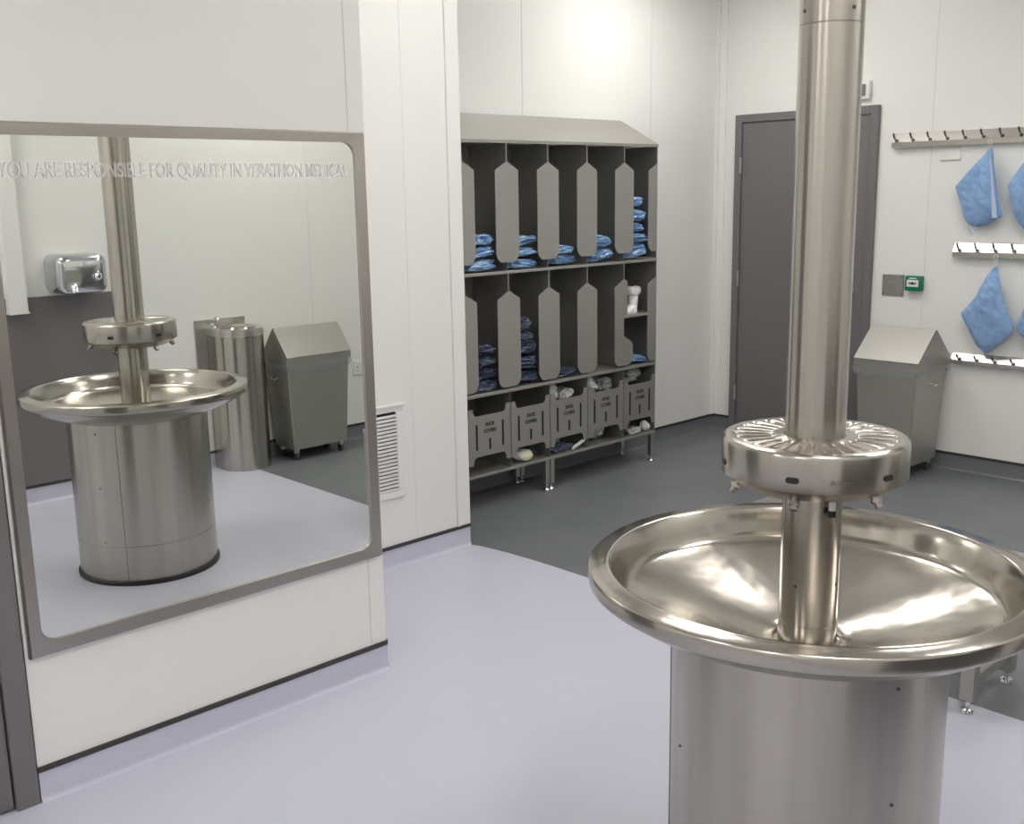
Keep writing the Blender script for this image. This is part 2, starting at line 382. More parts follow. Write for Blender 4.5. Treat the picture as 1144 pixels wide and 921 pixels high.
# ------------------------------------------------------------------ steel rack units
XF = -1.173
def paddle(bm, y, z0, z1, side):
    """front flange of a divider; side 0 whole, -1 left half, +1 right half"""
    hw = .081; pts = []
    full = [(-hw, z1 - .042), (-.005, z1), (.005, z1), (hw, z1 - .042), (hw, z0 + .045), (hw - .006, z0 + .026), (hw - .020, z0 + .010), (hw - .036, z0), (-hw + .036, z0), (-hw + .020, z0 + .010), (-hw + .006, z0 + .026), (-hw, z0 + .045)]
    if side < 0: full = [(min(u, 0), v) for u, v in full if u <= .006]; 
    if side > 0: full = [(max(u, 0), v) for u, v in full if u >= -.006]
    if side: 
        s = side
        full = [(0, z1), (s * hw, z1 - .042), (s * hw, z0 + .045), (s * (hw - .006), z0 + .026), (s * (hw - .02), z0 + .010), (s * (hw - .036), z0), (0, z0)]
    prism(bm, [(y + u, v) for u, v in full], 0, XF - .003, XF)
def paddle_cut(bm, y):  # low divider beside the extra shelf: notched flange
    pts = [(-.081, 1.09), (-.005, 1.132), (.005, 1.132), (.03, 1.12), (.03, .93), (.0, .905), (.0, .805), (.03, .785), (.06, .772), (.081, .745), (.081, .675), (.062, .639), (.045, .629), (-.045, .629), (-.061, .639), (-.075, .655), (-.081, .675)]
    prism(bm, [(y + u, v) for u, v in pts], 0, XF - .003, XF)
def rack(ys, label):
    ya, yb = ys[0], ys[-1]
    t = thing('overshoe_rack', label, 'rack', ((XF + XR) / 2, (ya + yb) / 2, 0))
    last = len(ys) - 1
    obj('back_panel', box((XR + .012, ya + .003, .187), (XR + .016, yb - .003, 1.89)), ss_dark, t)
    # hood
    b = bmesh.new()
    prism(b, [(XF + .004, 1.878), (XF + .004, 1.894), (XR + .012, 2.043), (XR + .012, 2.037), (XF - .004, 1.886), (XF - .004, 1.878)], 1, ya, yb)
    hd = obj('sloping_hood', b, ss_dull, t)
    e = .003
    for y in (ya + e, yb - e - .002):
        obj('hood_end', prism(bmesh.new(), [(XF, 1.885), (XR + .014, 1.885), (XR + .014, 2.034)], 1, y, y + .002), ss_dull, hd)
    for z, lip in ((1.237, .014), (.618, .016), (.192, .014)):
        b = bmesh.new(); bxm(b, (XR + .016, ya + .002, z - .003), (XF, yb - .002, z)); bxm(b, (XF - .002, ya + .002, z - lip), (XF + .004, yb - .002, z + .001), .001)
        obj('shelf', b, ss_dull, t)
    for i, y in enumerate(ys):
        e = 0 if 0 < i < last else (1 if i == 0 else -1)
        b = bmesh.new()
        for z0, z1 in ((1.237, 1.883), (.618, 1.223), (.192, .602)):
            yy = y + e * .0035
            bxm(b, (XR + .017, yy - .0012, z0 + .002), (XF - .003, yy + .0012, z1))
        dv = obj('divider', b, ss_dark, t)
        b = bmesh.new(); yy = y + e * .002
        paddle(b, yy, 1.282, 1.787, e)
        if i == last - 1: paddle_cut(b, yy)
        else:
            paddle(b, yy, .629, 1.133, e)
        bxm(b, (XF - .003, yy - (.003 if e <= 0 else 0), 1.78), (XF - .0005, yy + (.003 if e >= 0 else 0), 1.882))
        bxm(b, (XF - .003, yy - (.003 if e <= 0 else 0), 1.128), (XF - .0005, yy + (.003 if e >= 0 else 0), 1.222))
        obj('front_flange', b, ss_dull, dv)
    y0, y1 = ys[-2] + .004, ys[-1] - .005
    b = bmesh.new(); bxm(b, (XR + .016, y0, .919), (XF - .004, y1, .922)); bxm(b, (XF - .004, y0, .907), (XF + .001, y1, .923), .001)
    obj('extra_shelf', b, ss_dull, t)
    # tidy fronts of the bottom row
    for i in range(last):
        y0, y1 = ys[i] + .004, ys[i + 1] - .004; yc = (y0 + y1) / 2; hw = (y1 - y0) / 2
        out = [(-hw, .245), (-hw + .03, .245), (-hw + .036, .275), (-hw + .05, .288), (hw - .05, .288), (hw - .036, .275), (hw - .03, .245), (hw, .245),
               (hw, .545), (hw - .03, .545), (hw - .036, .515), (hw - .05, .505), (-hw + .05, .505), (-hw + .036, .515), (-hw + .03, .545), (-hw, .545)]
        b = bmesh.new(); prism(b, [(yc + u, v) for u, v in out], 0, XF - .004, XF - .001)
        pn = obj('front_panel', b, ss_dull, t)
        for u, z0, z1 in ((-hw + .055, .325, .462), (hw - .055, .325, .462), (0, .318, .378)):
            part_tag(obj('slot', prism(bmesh.new(), rrect(yc + u - .0065, z0, yc + u + .0065, z1, .003, 3), 0, XF - .001, XF - .0004), dark_m, pn), 'dark cut slot')
        b = bmesh.new()
        for s, z, wd in (('SHOE', .446, .062), ('COVERS', .411, .088)):
            tb = text_mesh(s, .026, 0.0, .0012); xs = [v.co.x for v in tb.verts]; k = wd / (max(xs) - min(xs))
            for v in tb.verts: v.co = Vector((XF - .0003, yc + v.co.x * k, z + v.co.y))
            merge(b, tb)
        part_tag(obj('lettering', b, dark_m, pn), 'dark cut lettering in two lines')
    # legs
    for y in (ya + .018, 4.117 - .019, 4.117 + .019, yb - .018):
        for x in (XF - .018, XR + .04):
            b = bmesh.new(); bxm(b, (x - .015, y - .015, .035), (x + .015, y + .015, .186), .002)
            lg = obj('leg', b, ss_flat, t)
            b = bmesh.new(); lathe(b, [(0, .0), (.016, .0), (.019, .004), (.016, .012), (.008, .018), (.008, .03), (.013, .035), (0, .035)], (x, y), 20)
            obj('foot', b, chrome, lg)
    return t
YSL = [3.215, 3.515, 3.818, 4.1155]; YSR = [4.1185, 4.422, 4.735, 5.032]
rack(YSL[:3] + [4.117] + YSR[1:], 'tall stainless rack of open bays with a sloping hood, partly hidden by the white wall')

# ------------------------------------------------------------------ crumpled things
def crumple(name, cen, dim, seed, m, label, cat, group, amp=.35, freq=3.0, tilt=0, yaw=0, flat=1.0):
    rnd = random.Random(seed); off = Vector((rnd.random() * 50, rnd.random() * 50, rnd.random() * 50))
    b = bmesh.new(); bmesh.ops.create_icosphere(b, subdivisions=5, radius=1)
    for v in b.verts:
        p = v.co.copy()
        s = noise.noise(p * 1.1 + off) * .5
        rdg = abs(noise.noise(Vector((p.x * freq, p.y * freq * .8, p.z * freq * 1.6)) + off * 2))
        r2 = abs(noise.noise(Vector((p.x * freq * 2.3 + p.z * 2, p.y * freq * 2, p.z * freq * 2.4)) + off * 3))
        k = 1 + s * amp - rdg * amp * 1.5 - r2 * amp * .55
        # squash towards a cushion shape
        q = Vector((math.copysign(abs(p.x) ** .6, p.x), math.copysign(abs(p.y) ** .55, p.y), math.copysign(abs(p.z) ** flat, p.z))) * k
        v.co = Vector((q.x * dim[0] / 2, q.y * dim[1] / 2, q.z * dim[2] / 2))
    bmesh.ops.rotate(b, cent=(0, 0, 0), matrix=Matrix.Rotation(R(yaw), 3, 'Z') @ Matrix.Rotation(R(tilt), 3, 'X'), verts=b.verts)
    z0 = min(v.co.z for v in b.verts)
    mx = max(v.co.x for v in b.verts); mn = min(v.co.y for v in b.verts); mxy = max(v.co.y for v in b.verts)
    bmesh.ops.translate(b, vec=(cen[0] - .0, cen[1], cen[2] - z0), verts=b.verts)
    lim = XF - .007
    o_x = max(0, max(v.co.x for v in b.verts) - lim)
    bmesh.ops.translate(b, vec=(-o_x, 0, 0), verts=b.verts)
    o = obj(name, b, m, ang=80, loc=(cen[0], cen[1], cen[2]))
    tag(o, label, cat, group); return o, max(v.co.z for v in o.data.vertices) + cen[2]
XM = (XF + XR) / 2 + .01
def heap(ya, yb, zb, n, m, hh, where, seed, colour, lean=0, wfac=.93, yoff=0):
    z = zb + .001; yc = (ya + yb) / 2 + yoff; w = (yb - ya) * wfac
    names = {1: ['lying alone'], 2: ['lower of two', 'upper of two'], 3: ['bottom one of three', 'middle one of three', 'top one of three'],
             4: ['bottom one of four', 'second from the bottom', 'second from the top', 'top one of four'],
             5: ['bottom one of five', 'second from the bottom', 'middle one of five', 'second from the top', 'top one of five']}[n]
    for k in range(n):
        rnd = random.Random(seed * 31 + k); f = 1 - (.11 if n < 4 else .10) * k
        o, zt = crumple('overshoe', (XM + rnd.uniform(.025, .05), yc + lean * k + rnd.uniform(-.012, .012), z), (.22 * (1 - .03 * k), w * .90 * f, hh * rnd.uniform(.9, 1.15)), seed * 17 + k, m,
                 'crumpled %s overshoe %s, %s' % (colour, where, names[k]), 'overshoe', 'crumpled overshoes in the rack', amp=.36, freq=2.0, tilt=rnd.uniform(-9, 9), flat=.75)
        z = zt - .001
Y = YSL + YSR[1:]
bays = [(YSL[0], YSL[1]), (YSL[1], YSL[2]), (YSL[2], YSL[3]), (YSR[0], YSR[1]), (YSR[1], YSR[2]), (YSR[2], YSR[3])]
zu, zl, zb_ = 1.238, .619, .193
heap(*bays[1], zu, 3, film_b, .06, 'in the first visible upper bay', 1, 'blue')
heap(*bays[2], zu, 3, film_b, .05, 'in the second visible upper bay', 2, 'blue')
heap(*bays[3], zu, 2, film_b, .055, 'in the third visible upper bay', 3, 'blue', yoff=-.01)
heap(*bays[4], zu, 2, film_b, .065, 'in the upper bay beside the tall heap', 4, 'blue')
heap(*bays[5], zu, 5, film_b, .066, 'in the tall heap of the last upper bay', 5, 'blue', yoff=.0, lean=-.004)
heap(*bays[1], zl, 4, film_n, .06, 'in the first visible middle bay', 6, 'navy')
heap(*bays[2], zl, 5, film_n, .07, 'in the second visible middle bay', 7, 'navy')
heap(*bays[3], zl, 1, film_n, .035, 'in the third visible middle bay', 8, 'navy')
heap(*bays[5], zl, 1, film_b, .05, 'under the small extra shelf', 9, 'bright blue')
# bottom row
def bag(y, z, dim, seed, m, lab, x=None, tilt=0, yaw=0, cat='plastic bag', name='plastic_bag', group='crumpled plastic in the bottom row'):
    return crumple(name, (x if x is not None else XM + .01, y, z), dim, seed, m, lab, cat, group, amp=.5, freq=2.4, tilt=tilt, yaw=yaw)
bag(4.27, zb_, (.13, .21, .26), 21, film_g, 'smoky plastic bag filling the tidy right of the paired middle legs', x=XM - .035)
bag(4.205, .47, (.16, .12, .11), 22, film_w, 'white crumpled plastic on top of the tidy right of the paired middle legs')
bag(4.335, .475, (.15, .11, .055), 23, film_w, 'flat white plastic sticking out beside the white crumpled one', tilt=18)
bag(4.58, zb_, (.15, .2, .27), 24, film_g, 'smoky plastic bag filling the second tidy from the right')
bag(4.53, .47, (.16, .11, .11), 25, film_w, 'white crumpled plastic on top of the second tidy from the right')
bag(4.66, .48, (.17, .13, .085), 26, film_g, 'grey plastic bag on top of the second tidy from the right')
bag(4.88, zb_, (.13, .2, .29), 27, film_g, 'smoky plastic bag filling the last tidy on the right', x=XM - .035)
bag(4.89, .495, (.18, .2, .10), 28, film_g, 'pale grey plastic bag bulging over the last tidy on the right')
# shoe covers lying below the tidy fronts
def disc_shoe(y, z):
    t = thing('slip_on_shoe', 'cream soled slip on shoe lying on its side at the bottom left', 'shoe', (XF - .05, y, z))
    b = bmesh.new(); bmesh.ops.create_icosphere(b, subdivisions=4, radius=1)
    for v in b.verts:
        v.co = Vector((v.co.x * .05, v.co.y * .062, v.co.z * .030 * (1 + .15 * noise.noise(v.co * 2)))) + Vector((XF - .062, y, z + .034))
    obj('shoe_upper', b, film_w, t)
    b = bmesh.new(); bmesh.ops.create_icosphere(b, subdivisions=4, radius=1)
    for v in b.verts: v.co = Vector((v.co.x * .012, v.co.y * .046, v.co.z * .024)) + Vector((XF - .018, y - .006, z + .031))
    obj('sole', b, sole_m, t)
disc_shoe(3.955, zb_)
bag(4.055, zb_, (.12, .10, .05), 31, film_n, 'small navy overshoe beside the cream soled shoe', cat='overshoe', name='overshoe', group='crumpled overshoes in the rack')
bag(4.25, zb_, (.075, .19, .045), 32, film_n, 'flat navy overshoe under the tidy right of the paired middle legs', cat='overshoe', name='overshoe', group='crumpled overshoes in the rack', x=XF - .06)
bag(4.36, zb_ + .004, (.02, .11, .02), 33, film_w, 'long white strip of plastic lying along the bottom shelf edge', x=XF - .014, tilt=20)
bag(4.87, zb_ + .0, (.06, .14, .04), 34, film_g, 'flat grey plastic under the last tidy on the right', x=XF - .03)
bag(4.97, zb_ + .0, (.05, .07, .06), 35, film_w, 'small white plastic scrap under the last tidy on the right', x=XF - .03, tilt=-25)
# white boot on the extra shelf
t = thing('white_boot', 'small white boot standing on the small extra shelf of the rack', 'boot', (XF - .06, 4.89, .922))
b = bmesh.new()
rings = []
for z, yc, ry, rx in ((0, -.030, .062, .038), (.006, -.032, .067, .042), (.016, -.032, .066, .042), (.026, -.020, .052, .040), (.036, -.004, .034, .036), (.05, .008, .025, .034), (.08, .012, .024, .033), (.105, .013, .027, .034), (.118, .013, .030, .036)):
    rings.append([b.verts.new((XF - .07 + rx * math.cos(a), 4.885 + yc + ry * math.sin(a) * (1 + .1 * math.sin(3 * a)), .9225 + z)) for a in [2 * PI * i / 28 for i in range(28)]])
for p_, q_ in zip(rings, rings[1:]):
    for i in range(28): b.faces.new((p_[i], p_[(i + 1) % 28], q_[(i + 1) % 28], q_[i]))
b.faces.new(rings[0][::-1]); b.faces.new(rings[-1])
obj('boot_foot', b, film_w, t)
b = bmesh.new()
rings = []
for z, ry, rx in ((.108, .034, .036), (.112, .048, .042), (.130, .052, .044), (.145, .050, .042), (.152, .040, .034), (.152, .02, .025)):
    rings.append([b.verts.new((XF - .07 + rx * math.cos(a), 4.90 + ry * math.sin(a) * (1 + .06 * math.sin(5 * a)), .9225 + z + .004 * math.sin(4 * a))) for a in [2 * PI * i / 28 for i in range(28)]])
for p_, q_ in zip(rings, rings[1:]):
    for i in range(28): b.faces.new((p_[i], p_[(i + 1) % 28], q_[(i + 1) % 28], q_[i]))
b.faces.new(rings[0][::-1]); b.faces.new(rings[-1])
obj('boot_cuff', b, film_w, t)

# ------------------------------------------------------------------ back wall: rails, caps, small boxes
def hook_rail(x0, x1, z0, z1, label, first, step=.1):
    t = thing('hook_rail', label, 'hook rail', ((x0 + x1) / 2, YD, z0), 'stainless hook rails')
    h = z1 - z0
    b = bmesh.new()
    prism(b, [(YD, z1), (YD - .008, z1), (YD - .014, z1 - .004), (YD - .042, z0 + h * .38), (YD - .042, z0 + .006), (YD - .028, z0), (YD, z0)], 0, x0, x1)
    obj('rail', b, ss_flat, t, ang=15)
    x = first
    while x < x1 - .03:
        b = bmesh.new()
        tube(b, [(x, YD - .028, z0 + h * .45), (x, YD - .045, z0 + h * .5), (x, YD - .06, z0 + h * .6), (x, YD - .074, z0 + h * .76), (x, YD - .084, z0 + h * .98)], .0055, 10)
        cyl(b, (x, YD - .034, z0 + h * .46), (x, YD - .046, z0 + h * .5), .010, 12)
        obj('hook', b, chrome_d, t)
        x += step
hook_rail(-.231, 1.6, 1.848, 1.93, 'topmost stainless hook rail high on the wall right of the door', -.20)
hook_rail(.169, 1.6, 1.232, 1.318, 'middle stainless hook rail between the two rows of blue caps', .21)
hook_rail(.196, 1.6, .630, .694, 'lowest stainless hook rail beside the gable topped bin', .25)

def cap(rows, loop, label, yb=YD - .06, dep=.05, seed=0, tail=None, fold=None):
    """rows: (z, xl, xr) from the top down"""
    zs = [r[0] for r in rows]
    xc = (rows[0][1] + rows[0][2]) / 2
    t = thing('fabric_cap', label, 'cap', (xc, YD - .05, rows[-1][0]), 'blue caps hanging from the hook rails')
    n = 60; K = 56; b = bmesh.new(); rings = []
    off = Vector((seed * 7.3, seed * 3.1, 0))
    def smp(z):
        for (a, b_) in zip(rows, rows[1:]):
            if b_[0] <= z <= a[0]:
                f = (a[0] - z) / (a[0] - b_[0] + 1e-9); return a[1] + (b_[1] - a[1]) * f, a[2] + (b_[2] - a[2]) * f
        return rows[-1][1:]
    for i in range(n + 1):
        f = i / n; z = zs[0] + (zs[-1] - zs[0]) * f; xl, xr = smp(z)
        d = dep * (math.sin(PI * min(1, .08 + f * .92)) ** .6) * min(1, (xr - xl) / .12 + .15)
        ring = []
        for k in range(K):
            a = 2 * PI * k / K; cx = math.cos(a); sy = math.sin(a)
            x = (xl + xr) / 2 + (xr - xl) / 2 * math.copysign(abs(cx) ** .9, cx)
            u = (x - xc) / max(.05, (.35 * f + .05))
            wob = .30 * math.sin(u * 9 + seed) * (1 - f * .6) + .9 * noise.noise(Vector((x * 14, z * 6, seed)) + off) + .8 * abs(noise.noise(Vector((x * 30 + z * 14, z * 16, seed + 5)) + off))
            y = yb + .012 - d * .55 + d * .5 * sy * (1 + wob * (1 if sy < 0 else .3))
            ring.append(b.verts.new((x, min(y, YD - .008), z)))
        rings.append(ring)
    for p_, q_ in zip(rings, rings[1:]):
        for k in range(K): b.faces.new((p_[k], p_[(k + 1) % K], q_[(k + 1) % K], q_[k]))
    b.faces.new(rings[0][::-1]); b.faces.new(rings[-1])
    body = obj('cap_body', b, cloth_b, t, ang=70)
    # loop
    x0 = xc; z0, z1 = rows[0][0], loop
    b = bmesh.new(); pts = []
    for k in range(17):
        a = PI * k / 16; pts.append((x0 + .011 * math.cos(a), YD - .068, z1 - .008 + .008 * math.sin(a)))
    pts = [(x0 + .004, yb - .006, z0 - .012)] + pts + [(x0 - .004, yb - .006, z0 - .012)]
    tube(b, pts, .0022, 6); part_tag(obj('hanging_loop', b, plast_m, t), 'white hanging loop')
    if fold:
        b = bmesh.new()
        L = [Vector(p) for p in fold]
        for s0, s1 in zip(L, L[1:]): pass
        vs = []
        for j, p in enumerate(L):
            w = .004 + .011 * j / (len(L) - 1)
            vs.append([b.verts.new(p + Vector((-w, 0, 0))), b.verts.new(p + Vector((0, -.012, 0))), b.verts.new(p + Vector((w, 0, 0))), b.verts.new(p + Vector((0, .01, 0)))])
        for p_, q_ in zip(vs, vs[1:]):
            for k in range(4): b.faces.new((p_[k], p_[(k + 1) % 4], q_[(k + 1) % 4], q_[k]))
        b.faces.new(vs[0]); b.faces.new(vs[-1][::-1])
        part_tag(obj('pale_fold', b, mat('pale_blue_hem', (.55, .66, .85), .7), t), 'paler folded edge')
    if tail:
        b = bmesh.new()
        for j, (xt, zt) in enumerate(tail):
            tube(b, [(xt, yb - .01, zt + .05), (xt - .006, yb - .016, zt + .03), (xt + .004, yb - .012, zt + .015), (xt - .004, yb - .015, zt)], .003, 6)
        part_tag(obj('tie_strings', b, mat('pale_tie', (.5, .56, .72), .7), t), 'pale tie strings')
    return t
cap([(1.832, .343, .353), (1.80, .325, .366), (1.74, .276, .378), (1.68, .226, .392), (1.625, .176, .404), (1.60, .185, .409), (1.55, .205, .420), (1.50, .218, .434), (1.465, .226, .446), (1.44, .236, .40), (1.42, .255, .36), (1.405, .28, .31)],
    1.868, 'blue fabric cap with pale folded edge hanging from the top rail', seed=1, tail=[(.268, 1.365), (.283, 1.352), (.30, 1.37)],
    fold=[(.36, 5.955, 1.78), (.376, 5.948, 1.70), (.392, 5.943, 1.60), (.408, 5.94, 1.50), (.414, 5.942, 1.455)])
cap([(1.79, .56, .572), (1.74, .53, .61), (1.67, .486, .64), (1.62, .460, .67), (1.60, .468, .68), (1.55, .484, .70), (1.48, .50, .71), (1.42, .53, .68), (1.38, .57, .64)],
    1.868, 'blue fabric cap on the top rail cut off by the right edge of the photo', seed=2)
cap([(1.196, .415, .432), (1.15, .385, .442), (1.08, .355, .463), (1.03, .335, .482), (.98, .30, .50), (.932, .258, .516), (.915, .258, .53), (.87, .283, .55), (.84, .30, .545), (.80, .32, .51), (.75, .35, .45), (.712, .39, .41)],
    1.256, 'blue fabric cap hanging from the middle rail with a pointed bottom', seed=3)
cap([(1.19, .66, .672), (1.12, .64, .70), (1.02, .61, .73), (.93, .585, .76), (.88, .56, .77), (.855, .562, .77), (.82, .60, .76), (.76, .64, .73)],
    1.256, 'blue fabric cap on the middle rail at the right edge of the photo', seed=4)

# label holder, plates, call point, box above the door
t = thing('label_holder', 'small white label holder just under the top hook rail', 'label', (.106, YD, 1.773))
obj('card', box((.05, YD - .006, 1.777), (.162, YD + .002, 1.842), .001), plast_m, t)
obj('lower_lip', box((.05, YD - .010, 1.770), (.162, YD + .002, 1.777), .001), seam_m, t)
t = thing('steel_switch_plate', 'square grey steel plate on the wall right of the door', 'switch plate', (-.193, YD, .994))
obj('plate', box((-.262, YD - .008, .994), (-.125, YD, 1.12), .003), ss_dull, t)
b = bmesh.new(); cyl(b, (-.193, YD - .008, 1.04), (-.193, YD - .014, 1.04), .012, 20); bxm(b, (-.215, YD - .0095, 1.075), (-.171, YD - .008, 1.08))
obj('push_button', b, ss_flat, t)
for x, z in ((-.25, 1.008), (-.137, 1.008), (-.25, 1.106), (-.137, 1.106)):
    obj('screw', cyl(bmesh.new(), (x, YD - .008, z), (x, YD - .0095, z), .004, 10), scr_m, t)
t = thing('call_point', 'green emergency door release with white centre beside the steel plate', 'door release', (-.053, YD, 1.032))
obj('casing', box((-.102, YD - .045, 1.032), (-.004, YD, 1.118), .006, 2), green_m, t)
obj('glass_panel', box((-.088, YD - .047, 1.056), (-.018, YD - .0448, 1.096)), plast_m, t)
b = bmesh.new(); bxm(b, (-.062, YD - .0485, 1.069), (-.044, YD - .0468, 1.083)); prism(b, [(-.078, 1.076), (-.066, 1.068), (-.066, 1.084)], 1, YD - .0485, YD - .0468); prism(b, [(-.028, 1.076), (-.040, 1.068), (-.040, 1.084)], 1, YD - .0485, YD - .0468)
obj('press_mark', b, dark_m, t)
obj('top_band', box((-.075, YD - .0475, 1.102), (-.031, YD - .0448, 1.108)), plast_m, t)
t = thing('door_alarm_box', 'small white box with grey face on the wall above the grey door', 'sensor', (-.45, YD, 2.137))
obj('casing', box((-.508, YD - .03, 2.137), (-.392, YD, 2.24), .004, 2), plast_m, t)
obj('grey_face', box((-.478, YD - .033, 2.155), (-.415, YD - .0298, 2.222), .001), panelg_m, t)

# ------------------------------------------------------------------ gable topped bins
def bin_(name_label, W, D, zb, zt, ridge, loc, rz, taper=.03):
    """built facing -y, ridge along x, then turned"""
    t = thing('waste_bin', name_label, 'bin', (0, 0, 0), 'gable topped steel bins')
    hw, hd = W / 2, D / 2
    def fr(z0, w0, d0, z1, w1, d1, bm):
        A = [bm.verts.new((x * w0, y * d0, z0)) for x, y in ((-1, -1), (1, -1), (1, 1), (-1, 1))]
        B = [bm.verts.new((x * w1, y * d1, z1)) for x, y in ((-1, -1), (1, -1), (1, 1), (-1, 1))]
        bm.faces.new(A[::-1]); bm.faces.new(B)
        for i in range(4): bm.faces.new((A[i], A[(i + 1) % 4], B[(i + 1) % 4], B[i]))
        es = [bm.edges.get((A[i], B[i])) for i in range(4)]
        bmesh.ops.bevel(bm, geom=es, offset=.008, segments=3, affect='EDGES')
    b = bmesh.new(); fr(zb, hw - .008 - taper, hd - .008 - taper * .5, zt - .012, hw - .008, hd - .008, b)
    body = obj('bin_body', b, ss_dull, t)
    # lid: skirt + gable
    b = bmesh.new(); e = .004
    prism(b, [(-hd, zt - .045), (-hd - .0, zt), (-hd - .006, zt + .001), (-hd * .04, ridge), (hd * .04, ridge), (hd + .006, zt + .001), (hd, zt), (hd, zt - .045)], 0, -hw, hw)
    lid = obj('gable_lid', b, ss_dull, t, ang=20)
    # flap panel on the front slope
    n = Vector((0, -(ridge - zt), hd)).normalized(); up = Vector((0, hd, ridge - zt)).normalized(); base = Vector((0, -hd, zt))
    L = math.hypot(hd, ridge - zt)
    def P(u, s, d): return base + Vector((u, 0, 0)) + up * s + n * d
    b = bmesh.new()
    q = [(-hw + .03, .03), (hw - .03, .03), (hw - .03, L - .03), (-hw + .03, L - .03)]
    A = [b.verts.new(P(u, s, .0)) for u, s in q]; B = [b.verts.new(P(u, s, .004)) for u, s in q]
    b.faces.new(A); b.faces.new(B)
    for i in range(4): b.faces.new((A[i], A[(i + 1) % 4], B[(i + 1) % 4], B[i]))
    obj('swing_flap', b, ss_dull, lid)
    # liner fringe
    b = bmesh.new(); rnd = random.Random(int(W * 1000)); pts = []
    m_ = 26
    for side in range(4):
        for k in range(m_):
            f = k / m_
            x, y = [(-1 + 2 * f, -1), (1, -1 + 2 * f), (1 - 2 * f, 1), (-1, 1 - 2 * f)][side]
            pts.append((x * (hw + .001), y * (hd + .001)))
    top, mid, bot = [], [], []
    for x, y in pts:
        o_ = 1 + rnd.uniform(0, .018)
        top.append(b.verts.new((x * .99, y * .99, zt - .04))); mid.append(b.verts.new((x * o_ * 1.006, y * o_ * 1.006, zt - .06 + rnd.uniform(-.006, .006))))
        bot.append(b.verts.new((x * .985, y * .985, zt - .088 + rnd.uniform(-.012, .012))))
    k = len(pts)
    for a_, c_ in ((top, mid), (mid, bot)):
        for i in range(k): b.faces.new((a_[i], a_[(i + 1) % k], c_[(i + 1) % k], c_[i]))
    part_tag(obj('bag_liner', b, liner_m, t, ang=80), 'crumpled clear bag liner')
    for s in (-1, 1):
        b = bmesh.new(); x = s * (hw - .006)
        zh = zt - .13
        tube(b, [(x - s * .006, -.035, zh), (x + s * .014, -.033, zh + .003), (x + s * .02, -.02, zh - .012), (x + s * .02, .02, zh - .012), (x + s * .014, .033, zh + .003), (x - s * .006, .035, zh)], .004, 8)
        obj('handle', b, chrome, body)
    for sx in (-1, 1):
        for sy in (-1, 1):
            x, y = sx * (hw - .07), sy * (hd - .06)
            b = bmesh.new(); bxm(b, (x - .014, y - .014, zb - .03), (x + .014, y + .014, zb + .0), .002)
            cs = obj('caster', b, ss_flat, t)
            b = bmesh.new(); cyl(b, (x - .009, y, .024), (x + .009, y, .024), .024, 20); obj('wheel', b, rubber, cs)
    t.rotation_euler = (0, 0, rz); t.location = loc
    return t
bin_('gable topped steel bin on casters against the wall under the door release', .385, .385, .075, .672, .842, (.005, 5.80, 0), 0)
bin_('gable topped steel bin on casters seen in the mirror beside the drinking fountain', .475, .28, .075, .662, .836, (2.94, 3.695, 0), R(-90))

# ------------------------------------------------------------------ bench
t = thing('bench', 'low stainless steel bench behind the wash fountain, legs showing at the right', 'bench', (1.1, 3.33, 0))
b = bmesh.new(); bxm(b, (.62, 3.15, .425), (1.606, 3.5, .45), .004); obj('seat', b, ss_flat, t)
for x in (.645, 1.582):
    for y in (3.175, 3.472):
        b = bmesh.new(); bxm(b, (x - .022, y - .022, .045), (x + .022, y + .022, .425), .002); lg = obj('leg', b, ss_dull, t)
        b = bmesh.new(); lathe(b, [(0, 0), (.02, 0), (.022, .004), (.019, .014), (.008, .022), (.008, .034), (.02, .045), (0, .045)], (x, y), 24); obj('foot', b, chrome, lg)
    b = bmesh.new(); bxm(b, (x - .012, 3.197, .085), (x + .012, 3.45, .12), .002); obj('end_rail', b, ss_dull, t)
b = bmesh.new(); bxm(b, (.667, 3.46, .11), (1.56, 3.484, .145), .002); obj('stretcher', b, ss_dull, t)

# ------------------------------------------------------------------ things on the wall opposite the mirror (seen in it)
struct(obj('trim_12', box((XW - .006, 1.2, .104), (XW, 2.60, 1.127), .001), panelg_m), 'grey wall protection panel opposite the mirror')
# drinking fountain
t = thing('drinking_fountain', 'stainless pedestal drinking fountain with back plate seen in the mirror', 'drinking fountain', (2.99, 3.235, 0))
cx, cy, r = 2.975, 3.235, .152
def dpts(rr, n=40):
    p = [(cx + rr * math.cos(a), cy + rr * math.sin(a)) for a in [PI / 2 + PI * i / n for i in range(n + 1)]]
    return [(XW - .012, cy + rr)] + p + [(XW - .012, cy - rr)]
b = bmesh.new(); prism(b, dpts(r), 2, .0, .819); obj('pedestal_body', b, ss_round, t, ang=30, loc=(cx, cy, 0))
b = bmesh.new()
prism(b, dpts(r + .002), 2, .819, .858); prism(b, dpts(r - .001), 2, .858, .862)
tp = obj('top_slab', b, ss_flat, t, ang=12)
obj('basin', lathe(bmesh.new(), [(.0, .8645), (.03, .8645), (.085, .867), (.097, .872), (.103, .872), (.108, .8625)], (cx - .012, cy), 48), ss_bowl, t, ang=30)
obj('back_plate', box((XW - .010, 3.012, .50), (XW, 3.352, .914), .002), ss_flat, t)
b = bmesh.new(); x0, y0 = 3.055, 3.13
lathe(b, [(0, .862), (.018, .862), (.018, .868), (.010, .873), (.010, .895), (0, .895)], (x0, y0), 20)
tube(b, [(x0, y0, .89), (x0 - .005, y0, .915), (x0 - .022, y0, .928), (x0 - .04, y0, .922), (x0 - .046, y0, .91)], .007, 10)
cyl(b, (x0, y0 - .008, .885), (x0, y0 - .03, .892), .008, 14)
obj('bubbler_tap', b, chrome, t)
